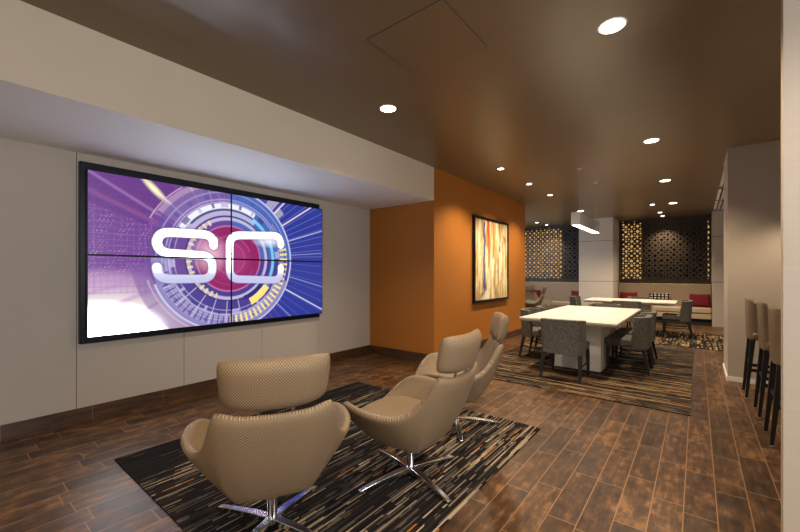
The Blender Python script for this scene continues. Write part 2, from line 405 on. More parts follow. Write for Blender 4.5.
    ring(0.56, 0.60, c(120, 200, 240), .9, -50 % 360, 360); ring(0.56, 0.60, c(120, 200, 240), .9, 0, 60)
    for k in range(24):                                 # small machined blocks around the lens
        wedge(k * 15 + 2, k * 15 + (5 if k % 3 else 10), 0.615, 0.675, c(64, 58, 128) if k % 2 else c(178, 168, 214), .8)
        wedge(k * 15 + 6, k * 15 + 9, 0.725, 0.775, c(90, 78, 150), .7)
    for t in (205, 221, 236, 251, 266, 281): ray(t, .006, c(215, 205, 232), .8, 0.50, 0.80)
    ring(0.735, 0.742, c(205, 200, 232), .8, 180, 400); ring(0.675, 0.681, c(225, 220, 240), .8); ring(0.62, 0.626, c(205, 200, 235), .8, 150, 330)
    ring(0.46, 0.50, c(200, 190, 225), .8); ring(0.50, 0.515, c(45, 40, 100), .9)
    teeth = (th % 5.0 < 2.0)
    over(((r > 0.69) & (r < 0.80) & teeth & ((th > 270) | (th < 20))).astype(float), c(245, 225, 130), .95)
    over(((r > 0.69) & (r < 0.80) & (np.abs(th % 5 - 3.5) < .5) & ((th > 190) & (th < 275))).astype(float), c(70, 55, 120), .9)
    over(((r > 0.44) & (r < 0.50) & (th % 8.0 < 3.0) & (th > 120) & (th < 250)).astype(float), c(240, 215, 140), .9)
    wedge(296, 325, 0.55, 0.64, c(255, 225, 120), .95); wedge(290, 330, 0.49, 0.54, c(40, 42, 110), .9)
    ring(-1, 0.40, c(140, 35, 95)); ring(-1, 0.22, c(160, 60, 120), .8, soft=.15); ring(0.385, 0.40, c(190, 120, 175), .9)
    ring(0.26, 0.275, c(190, 90, 140), .6, 20, 150); ring(0.31, 0.32, c(170, 70, 130), .7, 200, 340); ring(0.18, 0.19, c(200, 110, 150), .5)
    over(np.clip(1.15 - np.hypot((Y - 2.02) / 0.20, (Z - 1.63) / 0.22), 0, 1), c(238, 190, 215), .85)
    over(np.clip(1.1 - np.hypot((Y - 2.78) / 0.24, (Z - 1.84) / 0.10), 0, 1), c(245, 248, 255), .9)
    # the letters
    def seg(p, q):
        d = np.array(q) - np.array(p); L = (d @ d)
        t = np.clip(((Y - p[0]) * d[0] + (Z - p[1]) * d[1]) / L, 0, 1)
        return np.hypot(Y - p[0] - t * d[0], Z - p[1] - t * d[1])
    def stroke(pts, rad):                               # rounded corners
        out = [np.array(pts[0], float)]
        for i in range(1, len(pts) - 1):
            p, o, n = np.array(pts[i], float), np.array(pts[i - 1], float), np.array(pts[i + 1], float)
            e1 = p + (o - p) / np.linalg.norm(o - p) * rad; e2 = p + (n - p) / np.linalg.norm(n - p) * rad
            for k in range(7):
                u = k / 6; out.append((1 - u)**2 * e1 + 2 * u * (1 - u) * p + u * u * e2)
        out.append(np.array(pts[-1], float))
        D = np.full(Y.shape, 9.0)
        for p, q in zip(out, out[1:]): D = np.minimum(D, seg(p, q))
        return D
    h = 0.046
    Sp = [(2.063, 1.790), (2.063, 1.852), (1.478, 1.838), (1.478, 1.620), (2.050, 1.604), (2.050, 1.338), (1.478, 1.342), (1.478, 1.448)]
    Cp = [(2.965, 1.785), (2.965, 1.915), (2.255, 1.862), (2.255, 1.333), (2.965, 1.310), (2.965, 1.480)]
    DL = np.full(Y.shape, 9.0)
    for pts in (Sp, Cp):
        D = stroke(pts, 0.125); DL = np.minimum(DL, D)
        over(np.clip((h + 0.035 - D) / 0.04, 0, 1), c(70, 50, 110), .5)
        top = np.clip((Z - 1.33) / 0.25, 0, 1)[..., None]
        over(np.clip((h - D) / 0.012 + .5, 0, 1), c(188, 190, 226) * (1 - top) + c(254, 252, 255) * top)
    P = np.clip(P, 0, 1)                                # highlights run far above display white, fading to 1 at their edges
    sm = lambda x: np.clip(x, 0, 1) ** 2 * (3 - 2 * np.clip(x, 0, 1))
    boost = 22 * sm((h - DL) / h) * np.clip((Z - 1.40) / .3, 0, 1) + 12 * sm((gl - .54) / .5)
    return P * (0.80 + boost[..., None] * np.array([.72, .88, 1.0]))
vw = thing('video_wall', 'four-panel video wall showing the letters SC, mounted on the beige left wall', 'screen', (LX, 2.29, 0.74))
def local(parent, o): o.matrix_parent_inverse = Matrix.Translation(-Vector(parent.location)); return o
bm = bmesh.new(); box(bm, LX + 0.001, LX + 0.062, 0.862, 3.672, 0.742, 2.447)
local(vw, new_obj('mounting_frame', bm, M['frame'], vw, smooth=False, bevel=0.006))
ys = [(0.903, 2.2755), (2.2765, 3.685)]; zs = [(0.800, 1.5745), (1.5755, 2.372)]
for y0, y1 in ys:
    for z0, z1 in zs:
        dp = local(vw, new_obj('display_panel', B(LX + 0.062, SX - 0.001, y0, y1, z0, z1), M['frame'], vw, smooth=False))
        e = 0.009
        nx, nz = 230, 130
        yy = np.linspace(y0 + e, y1 - e, nx + 1); zz = np.linspace(z0 + e, z1 - e, nz + 1)
        V = np.stack(np.meshgrid(yy, zz, indexing='ij'), -1).reshape(-1, 2)
        verts = np.concatenate([np.full((len(V), 1), SX), V], 1)
        i, j = np.meshgrid(np.arange(nx), np.arange(nz), indexing='ij'); k = (i * (nz + 1) + j).ravel()
        faces = np.stack([k, k + nz + 1, k + nz + 2, k + 1], 1)
        me = bpy.data.meshes.new('picture'); me.from_pydata(verts.tolist(), [], faces.tolist())
        Yg, Zg = V[:, 0].reshape(nx + 1, nz + 1), V[:, 1].reshape(nx + 1, nz + 1)
        colr = paint_tv(Yg, Zg).reshape(-1, 3)
        at = me.color_attributes.new('Col', 'FLOAT_COLOR', 'POINT')
        at.data.foreach_set('color', np.concatenate([colr, np.ones((len(colr), 1))], 1).astype(np.float32).ravel())
        me.materials.append(M['tv'])
        po = bpy.data.objects.new('picture', me); COL.objects.link(po); po.parent = dp
        po.matrix_parent_inverse = Matrix.Translation(-Vector(vw.location)) if False else Matrix.Identity(4)

# ------------------------------------------------------------------ painting on the orange wall
AY0, AY1, AZ0, AZ1 = 6.10, 7.66, 0.862, 2.46
pt = thing('framed_painting', 'tall abstract painting of cream, blue and red drips, black frame, orange wall', 'painting', (OX, (AY0 + AY1) / 2, AZ0))
fx = OX + 0.05
bm = bmesh.new(); w = 0.045
box(bm, OX + 0.002, fx, AY0, AY0 + w, AZ0, AZ1); box(bm, OX + 0.002, fx, AY1 - w, AY1, AZ0, AZ1)
box(bm, OX + 0.002, fx, AY0 + w, AY1 - w, AZ0, AZ0 + w); box(bm, OX + 0.002, fx, AY0 + w, AY1 - w, AZ1 - w, AZ1)
local(pt, new_obj('frame', bm, M['frame'], pt, smooth=False))
nx, nz = 110, 110
yy = np.linspace(AY0 + w, AY1 - w, nx + 1); zz = np.linspace(AZ0 + w, AZ1 - w, nz + 1)
Yg, Zg = np.meshgrid(yy, zz, indexing='ij')
f = (Yg - AY0) / (AY1 - AY0); g = (Zg - AZ0) / (AZ1 - AZ0)
def vn(freq, zf, seed):
    r_ = np.random.default_rng(seed); a = r_.random((int(freq) + 3, int(zf) + 3))
    u, v = f * freq, g * zf; i, j = u.astype(int), v.astype(int); du, dv = u - i, v - j
    return (a[i, j] * (1 - du) + a[i + 1, j] * du) * (1 - dv) + (a[i, j + 1] * (1 - du) + a[i + 1, j + 1] * du) * dv
n = 0.5 * vn(22, 4, 1) + 0.3 * vn(50, 9, 2) + 0.2 * vn(90, 30, 3)
c0, c1, c2 = np.array([0.36, 0.22, 0.07]), np.array([0.66, 0.50, 0.24]), np.array([0.86, 0.78, 0.56])
t = np.clip((n - 0.3) / 0.4, 0, 1)[..., None]
pc = np.where(t < .5, c0 + (c1 - c0) * t * 2, c1 + (c2 - c1) * (t - .5) * 2)
def streak(c, w, z0, z1, col, wob=0.01, seed=4):
    global pc
    k = np.clip(1.4 - np.abs(f - c - wob * (vn(2, 14, seed) - .5) * 4) / w, 0, 1) * np.clip((g - z0) / 0.05, 0, 1) * np.clip((z1 - g) / 0.03, 0, 1)
    pc = pc * (1 - k[..., None]) + np.array(col) * k[..., None]
streak(.27, .028, .10, .97, (0.055, 0.075, 0.20), .012); streak(.28, .055, .12, .24, (0.06, 0.08, 0.20), .03, 9); streak(.24, .04, .05, .13, (0.10, 0.10, 0.20), .03, 10)
streak(.38, .040, .62, 1.0, (0.62, 0.045, 0.015), .006, 5); streak(.40, .022, .42, .8, (0.60, 0.13, 0.03), .006, 6)
streak(.53, .03, .5, .97, (0.60, 0.22, 0.05), .01, 7); streak(.74, .03, .58, .70, (0.16, 0.18, 0.36), .02, 8); streak(.84, .02, .72, .83, (0.12, 0.12, 0.16), .03, 11)
streak(.66, .012, .03, .55, (0.24, 0.13, 0.06), .02, 12); streak(.62, .02, .32, .4, (0.3, 0.32, 0.45), .02, 13)
me = bpy.data.meshes.new('canvas')
verts = np.stack([np.full(Yg.size, fx - 0.016), Yg.ravel(), Zg.ravel()], 1)
i, j = np.meshgrid(np.arange(nx), np.arange(nz), indexing='ij'); k = (i * (nz + 1) + j).ravel()
me.from_pydata(verts.tolist(), [], np.stack([k, k + nz + 1, k + nz + 2, k + 1], 1).tolist())
at = me.color_attributes.new('Col', 'FLOAT_COLOR', 'POINT')
at.data.foreach_set('color', np.concatenate([pc.reshape(-1, 3), np.ones((pc.size // 3, 1))], 1).astype(np.float32).ravel())
me.materials.append(M['painting'])
o = bpy.data.objects.new('canvas', me); COL.objects.link(o); o.parent = pt; local(pt, o)
d = o.modifiers.new('solid', 'SOLIDIFY'); d.thickness = 0.03; d.offset = -1

# ------------------------------------------------------------------ ceiling fixtures
def make_downlight(r):
    t = thing('downlight', 'x', 'ceiling light')
    bm = bmesh.new()
    lathe(bm, [(r * 0.93, -0.001), (r * 0.93, -0.004), (r * 1.14, -0.004), (r * 1.17, -0.0005)], 36)
    new_obj('trim_ring', bm, M['trim'], t)
    bm = bmesh.new(); lathe(bm, [(r, -0.0042), (r, -0.0065)], 36); new_obj('lens', bm, M['lens'], t, smooth=False)
    return t
big = make_downlight(0.075); small = make_downlight(0.045)
used = set()
def downlight(src, x, y, label, power, ang=125):
    if src.name not in used: used.add(src.name); t = src; t.location = (x, y, CEIL); t['label'] = label
    else: t = dup(src, (x, y, CEIL), 0, label)
    t['group'] = 'round recessed ceiling lights'
    s = spot('downlight_bulb', (x, y, CEIL - 0.03), (x, y, 0), power, ang)
    return t
for x, y, lab in [
    (-2.405, 2.834, 'round recessed downlight between the access panel and the beige bulkhead'),
    (-0.44, 2.81, 'largest round recessed downlight, at the top of the photo right of the access panel'),
    (-0.44, 5.54, 'second downlight in the right-hand row, above the gap beside the dining table'),
    (-0.44, 8.07, 'third downlight in the right-hand row, just past the dining table'),
    (-2.405, 5.56, 'downlight by the orange wall nearest the camera, before the painting'),
    (-2.405, 6.83, 'downlight by the orange wall opposite the middle of the painting'),
    (-2.405, 8.06, 'downlight by the orange wall past the painting, near the wall end'),
    (-2.394, 10.63, 'downlight just behind the hanging pendant lamp'),
    (-0.437, 10.76, 'right-hand downlight of the pair above the farther table'),
    (-0.83, 10.69, 'left-hand downlight of the pair above the farther table')]:
    downlight(small if (x < -2 and 5 < y < 9) or x == -0.83 else big, x, y, lab, SPOT_W)
for x, y, lab in [
    (-4.03, 12.15, 'left-hand small downlight in the alcove before the left perforated screen'),
    (-3.97, 12.95, 'right-hand small downlight close above the left perforated screen'),
    (-0.78, 12.2, 'nearer small downlight in front of the right perforated screen'),
    (-0.766, 12.98, 'small downlight right up against the right perforated screen')]:
    downlight(small, x, y, lab, 45, 110)
t = thing('access_panel', 'square brown access panel flush in the ceiling above the lounge chairs', 'ceiling panel', (-1.49, 2.2, CEIL))
x0, x1, y0, y1 = -1.81, -1.185, 1.90, 2.505
local(t, new_obj('frame', B(x0, x1, y0, y1, CEIL - 0.004, CEIL - 0.0005), M['seam'], t, smooth=False))
local(t, new_obj('panel', B(x0 + 0.004, x1 - 0.004, y0 + 0.004, y1 - 0.004, CEIL - 0.0055, CEIL - 0.004), M['ceiling'], t, smooth=False))
# linear air grilles
GR = None
for y0, y1, lab in [(7.83, 9.18, 'slotted linear air grille in the ceiling nearest the partition wall'), (9.50, 10.80, 'slotted linear air grille in the ceiling, middle of the row of three'), (11.05, 12.45, 'slotted linear air grille in the ceiling nearest the far column')]:
    t = thing('air_grille', lab, 'air vent', (0.33, y0, CEIL), 0, 'linear air grilles beside the partition')
    L = y1 - y0
    new_obj('slot_backing', B(0, 0.19, 0, L, -0.004, -0.0005), M['dark'], t, smooth=False)
    for k in range(3): new_obj('blade', B(k * 0.0725, k * 0.0725 + 0.045, 0, L, -0.016, -0.004), M['trim'], t, smooth=False)
# pendant above the dining table
pd = thing('pendant_lamp', 'slim rectangular pendant lamp hanging on wires over the white dining table', 'pendant lamp', (-1.43, 6.78, 2.13))
bm = bmesh.new(); box(bm, -0.06, -0.052, -0.75, 0.75, 0.0, 0.195); box(bm, 0.052, 0.06, -0.75, 0.75, 0.0, 0.195)
box(bm, -0.052, 0.052, -0.75, -0.742, 0.0, 0.195); box(bm, -0.052, 0.052, 0.742, 0.75, 0.0, 0.195); box(bm, -0.052, 0.052, -0.742, 0.742, 0.17, 0.18)
new_obj('housing', bm, M['alu'], pd, smooth=False)
new_obj('diffuser', B(-0.052, 0.052, -0.742, 0.742, 0.004, 0.014), M['glow'], pd, smooth=False)
for y in (-0.49, 0.65):
    bm = bmesh.new(); tube(bm, [(0, y, 0.18), (0, y, CEIL - 2.13 - 0.02)], 0.003, 6); wo = new_obj('suspension_wire', bm, M['alu'], pd)
    bm = bmesh.new(); lathe(bm, [(0.035, CEIL - 2.13 - 0.02), (0.035, CEIL - 2.13 - 0.001)], 20, (0, y)); new_obj('ceiling_canopy', bm, M['trim'], pd)

# ------------------------------------------------------------------ perforated screens
def perforated(x0, x1, z0, z1, seed):
    r_ = random.Random(seed); g = 0.150; holes = []
    nx, nz = int((x1 - x0) / g) + 2, int((z1 - z0) / g) + 2
    for i in range(-1, nx):
        for j in range(-1, nz):
            for dx, dz, rr in ((0, 0, 1.0), (.5, .5, .72), (.5, 0, .36), (0, .5, .36)):
                cx = x0 + (i + .25 + dx) * g + r_.uniform(-.007, .007); cz = z0 + (j + .25 + dz) * g + r_.uniform(-.007, .007)
                rad = 0.040 * rr * r_.uniform(.75, 1.1)
                if rr < .5 and r_.random() < .35: continue
                if x0 + 0.03 + rad < cx < x1 - 0.03 - rad and z0 + 0.03 + rad < cz < z1 - 0.03 - rad: holes.append((cx, cz, rad))
    V = [(x0, z0), (x1, z0), (x1, z1), (x0, z1)]; Fc = [[0, 1, 2, 3]]
    for cx, cz, rad in holes:
        n = 8 if rad > 0.02 else 6; s = len(V)
        V += [(cx + rad * math.cos(2 * PI * k / n), cz + rad * math.sin(2 * PI * k / n)) for k in range(n)]
        Fc.append(list(range(s, s + n)))
    ov, oe, of, _, _, orig = delaunay_2d_cdt([Vector(v) for v in V], [], Fc, 1, 1e-5)
    bm = bmesh.new(); vs = [bm.verts.new((v.x, 0, v.y)) for v in ov]
    for fc, og in zip(of, orig):
        if all(k == 0 for k in og): bm.faces.new([vs[k] for k in fc])
    bmesh.ops.recalc_face_normals(bm, faces=bm.faces[:])
    return bm
def pscreen(label, x0, x1, lit):
    t = thing('perforated_screen', label, 'wall screen', ((x0 + x1) / 2, YF, 1.15))
    L = lambda o: local(t, o)
    L(new_obj('perforated_sheet', perforated(x0, x1, 1.15, CEIL - 0.004, 3), M['screen'], t, smooth=False, solid=0.02)).location = (0, YF, 0)
    for a, b in lit: L(new_obj('light_panel', B(a, b, YF + 0.075, YF + 0.085, 1.17, CEIL - 0.03), M['backlit'], t, smooth=False, label='glowing amber backlight'))
    L(new_obj('back_panel', B(x0, x1, YF + 0.09, YF + 0.12, 1.15, CEIL - 0.004), M['dark'], t, smooth=False))
    L(new_obj('ledge', B(x0, x1, YF - 0.04, YF + 0.12, 1.115, 1.149), M['screen'], t, smooth=False))
pscreen('dark perforated wall screen with amber light through its left half, left of the column', -5.64, -2.835, [(-5.62, -3.62)])
pscreen('dark perforated wall screen lit along its two sides, between the two columns', -1.91, 0.31, [(-1.90, -1.31), (0.235, 0.30)])
spot('screen_accent', (-0.78, 12.35, 2.95), (-0.72, YF, 2.15), 80, 48, 0.9, (1.0, 0.66, 0.36))
spot('screen_accent', (-4.0, 12.35, 2.95), (-3.9, YF, 2.1), 50, 48, 0.9, (1.0, 0.66, 0.36))

# ------------------------------------------------------------------ banquettes and cushions
def banquette(label, x0, x1):
    t = thing('banquette', label, 'bench seat', ((x0 + x1) / 2, 13.1, 0))
    L = lambda o: local(t, o)
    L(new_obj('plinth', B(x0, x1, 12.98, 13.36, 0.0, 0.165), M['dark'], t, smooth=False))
    L(new_obj('seat_base', B(x0, x1, 12.90, 13.36, 0.166, 0.315), M['seat'], t, bevel=0.02))
    L(new_obj('seat_cushion', B(x0, x1, 12.885, 13.26, 0.318, 0.475), M['seat'], t, bevel=0.035))
    L(new_obj('backrest', B(x0, x1, 13.265, 13.375, 0.318, 1.112), M['quilt'], t, bevel=0.02))
banquette('long beige banquette left of the pale column, below the amber-lit screen', -5.64, -2.84)
banquette('beige banquette between the two columns, behind the farther table', -1.905, 0.308)
def pillow(w, h, d):
    bm = bmesh.new(); n = 10
    for s in (1, -1):
        g = [[None] * (n + 1) for _ in range(n + 1)]
        for i in range(n + 1):
            for j in range(n + 1):
                u, v = 2 * i / n - 1, 2 * j / n - 1
                z = d / 2 * max(0, (1 - u**4) * (1 - v**4)) ** .5
                k = 1 - 0.06 * (1 - abs(u * v))
                g[i][j] = bm.verts.new((u * w / 2 * k, s * z, h / 2 + v * h / 2 * k))
        for i in range(n):
            for j in range(n):
                q = (g[i][j], g[i + 1][j], g[i + 1][j + 1], g[i][j + 1]); bm.faces.new(q if s < 0 else q[::-1])
    bmesh.ops.remove_doubles(bm, verts=bm.verts[:], dist=1e-4)
    return bm
for x, w, h, m, lab, tilt in [
    (-4.42, 0.36, 0.36, 'red', 'red cushion behind the two lounge chairs in the alcove', 12),
    (-3.06, 0.38, 0.36, 'red', 'red cushion on the left banquette against the pale column', 12),
    (-1.62, 0.46, 0.36, 'red', 'red cushion at the left end of the right banquette, beside the pale column', 12),
    (-0.85, 0.52, 0.36, 'check', 'black and cream checked cushion on the right banquette', 12),
    (0.06, 0.46, 0.36, 'red', 'red cushion at the right end of the right banquette, behind the single grey chair', 12)]:
    o = new_obj('cushion', pillow(w, h, 0.14), M[m]); o.location = (x, 13.10, 0.484); o.rotation_euler = (R(-tilt), 0, 0)
    tag(o, lab, 'cushion', 'cushions on the banquettes')

# ------------------------------------------------------------------ tables
def table(label, x0, x1, y0, y1, peds, ph):
    t = thing('dining_table', label, 'table', ((x0 + x1) / 2, (y0 + y1) / 2, 0.009))
    L = lambda o: local(t, o)
    bm = bmesh.new()
    lo = [(x0 + .03, y0 + .03), (x1 - .03, y0 + .03), (x1 - .03, y1 - .03), (x0 + .03, y1 - .03)]; hi = [(x0, y0), (x1, y0), (x1, y1), (x0, y1)]
    a = [bm.verts.new((*p, .70)) for p in lo]; b = [bm.verts.new((*p, .728)) for p in hi]; c = [bm.verts.new((*p, .752)) for p in hi]
    bm.faces.new(a[::-1]); bm.faces.new(c)
    for q, r_ in ((a, b), (b, c)):
        for k in range(4): bm.faces.new((q[k], q[(k + 1) % 4], r_[(k + 1) % 4], r_[k]))
    L(new_obj('tabletop', bm, M['white'], t, bevel=0.004))
    for p in peds: L(new_obj('pedestal', B(*p, 0.009, 0.70), M['white'], t, smooth=False, bevel=0.004))
table('large white dining table over the brown striped rug, nearest the camera', -2.07, -0.80, 5.46, 8.10, [(-1.706, -1.063, 5.87, 6.50), (-1.706, -1.063, 7.05, 7.70)], .69)
table('farther white dining table in front of the banquette', -2.22, -0.36, 10.10, 11.20, [(-1.10, -0.84, 10.45, 10.85), (-1.85, -1.59, 10.45, 10.85)], .69)

# ------------------------------------------------------------------ dining chairs (front = -Y)
def make_dining_chair():
    t = thing('dining_chair', 'x', 'chair')
    # wrap-round back
    keys = [(0, (0, .262)), (.45, (.17, .255)), (.7, (.245, .215)), (1.0, (.27, .06))]
    bm = bmesh.new(); rows = []
    ts = [i / 12 for i in range(-12, 13)]
    zs = [.345, .36, .48, .62, .74, .785, .795]
    for z in zs:
        lean = max(0, (z - .45)) * .07; row = []; fl = 1 + (z - .4) * .10
        for q in ts:
            x, y = catmull(keys, abs(q)); x *= (1 if q >= 0 else -1) * fl
            drop = 0.0
            if z > .7: drop = 0.008 * max(0, abs(q) - .75) / .25 * (z - .62) / .17
            front = max(0, abs(q) - .7) / .3
            row.append(bm.verts.new((x, y + lean + front * (z - .36) * .05, z - drop)))
        rows.append(row)
    for a, b in zip(rows, rows[1:]):
        for k in range(len(a) - 1): bm.faces.new((a[k + 1], a[k], b[k], b[k + 1]))
    bmesh.ops.recalc_face_normals(bm, faces=bm.faces[:])
    f0 = bm.faces[len(bm.faces) // 2 if False else 0]
    bm.faces.ensure_lookup_table()
    mid = min(bm.faces, key=lambda f: (f.calc_center_median() - Vector((0, .28, .55))).length)
    if mid.normal.y < 0: bmesh.ops.reverse_faces(bm, faces=bm.faces[:])
    new_obj('backrest', bm, M['tweed'], t, solid=0.065, bevel=0.012, angle=60)
    bm = bmesh.new(); box(bm, -.245, .245, -.262, .20, .36, .475)
    for v in bm.verts:
        if v.co.y < 0: v.co.x *= 1.02
    new_obj('seat', bm, M['tweed'], t, bevel=0.03)
    for sx in (-1, 1):
        bm = bmesh.new(); taper(bm, (sx * .235, -.235, .009), (sx * .225, -.225, .365), .014, .023); new_obj('leg', bm, M['black'], t, smooth=False)
        bm = bmesh.new(); taper(bm, (sx * .245, .275, .009), (sx * .225, .20, .365), .014, .023); new_obj('leg', bm, M['black'], t, smooth=False)
        bm = bmesh.new(); tube(bm, [(sx * .231, -.23, .20), (sx * .226, -.1, .185), (sx * .228, .1, .185), (sx * .235, .235, .20)], .011, 8)
        new_obj('stretcher', bm, M['black'], t)
    return t
dc = make_dining_chair()
places = [
    (-1.40, 5.38, 180, 'grey dining chair at the near end of the big table, back to the camera'),
    (-0.785, 6.35, 270, 'grey dining chair nearer the camera on the right long side of the big table'),
    (-0.785, 7.12, 270, 'grey dining chair second along the right long side of the big table'),
    (-2.06, 6.40, 90, 'grey dining chair nearer the camera on the left long side of the big table'),
    (-2.06, 7.16, 90, 'grey dining chair second along the left long side of the big table'),
    (-1.43, 8.17, 0, 'grey dining chair at the far end of the big white table, only its top showing'),
    (-1.23, 9.74, 180, 'grey dining chair at the near side of the farther table, back to the camera'),
    (-0.36, 10.52, 270, 'grey dining chair at the right end of the farther table, before the red cushion'),
    (-2.38, 10.75, 90, 'bluish grey dining chair at the left end of the farther table'),
    (-1.15, 11.25, 0, 'grey dining chair on the far side of the farther table, facing the camera')]
for k, (x, y, a, lab) in enumerate(places):
    c = dc if k == 0 else dup(dc, (0, 0, 0), 0, lab)
    c.location = (x, y, 0); c.rotation_euler = (0, 0, R(a)); c['label'] = lab; c['group'] = 'grey dining chairs around the white tables'

# ------------------------------------------------------------------ bar stools (front = -Y)
def make_stool():
    t = thing('bar_stool', 'x', 'stool')
    keys = [(0, (0, .185)), (.5, (.13, .178)), (.8, (.18, .155)), (1.0, (.192, .105))]
    bm = bmesh.new(); rows = []; ts = [i / 10 for i in range(-10, 11)]
    for z in (.66, .68, .80, .95, 1.08, 1.11):
        row = []
        for q in ts:
            x, y = catmull(keys, abs(q)); x *= (1 if q >= 0 else -1)
            row.append(bm.verts.new((x, y + (z - .66) * .03 * (1 if abs(q) < .8 else .8), z - .05 * max(0, abs(q) - .7) / .3 * (z - .66) / .45)))
        rows.append(row)
    for a, b in zip(rows, rows[1:]):
        for k in range(len(a) - 1): bm.faces.new((a[k], a[k + 1], b[k + 1], b[k]))
    bmesh.ops.recalc_face_normals(bm, faces=bm.faces[:])
    mid = min(bm.faces, key=lambda f: (f.calc_center_median() - Vector((0, .25, .85))).length)
    if mid.normal.y < 0: bmesh.ops.reverse_faces(bm, faces=bm.faces[:])
    new_obj('backrest', bm, M['taupe'], t, solid=0.04, bevel=0.01, angle=60)
    new_obj('seat', B(-.20, .20, -.22, .155, .655, .745), M['taupe'], t, bevel=0.025)
    for sx in (-1, 1):
        bm = bmesh.new(); taper(bm, (sx * .175, -.20, 0.006), (sx * .16, -.17, .66), .012, .02); l = new_obj('leg', bm, M['black'], t, smooth=False)
        bm = bmesh.new(); taper(bm, (sx * .172, .20, 0.006), (sx * .155, .145, .66), .012, .022); l2 = new_obj('leg', bm, M['black'], t, smooth=False)
        for l_, yy_ in ((l, -.20), (l2, .20)): new_obj('glide', B(sx * .175 - .012, sx * .175 + .012, yy_ - .012, yy_ + .012, 0, .006), M['alu'], l_, smooth=False)
        new_obj('stretcher', B(sx * .166 - .009, sx * .166 + .009, -.185, .17, .30, .335), M['black'], t, smooth=False)
    new_obj('footrest', B(-.165, .165, -.198, -.18, .24, .275), M['black'], t, smooth=False)
    new_obj('stretcher', B(-.16, .16, .155, .173, .36, .395), M['black'], t, smooth=False)
    return t
st = make_stool()
for k, (x, y, lab) in enumerate([(0.635, 5.89, 'taupe bar stool farthest along the row, closest to the partition wall'), (0.675, 5.19, 'taupe bar stool in the middle of the row of three'), (0.675, 4.43, 'taupe bar stool nearest the camera, half hidden by the wall end on the right')]):
    c = st if k == 0 else dup(st, (0, 0, 0), 0, lab)
    c.location = (x, y, 0); c.rotation_euler = (0, 0, R(90)); c['label'] = lab; c['group'] = 'taupe bar stools in a row'

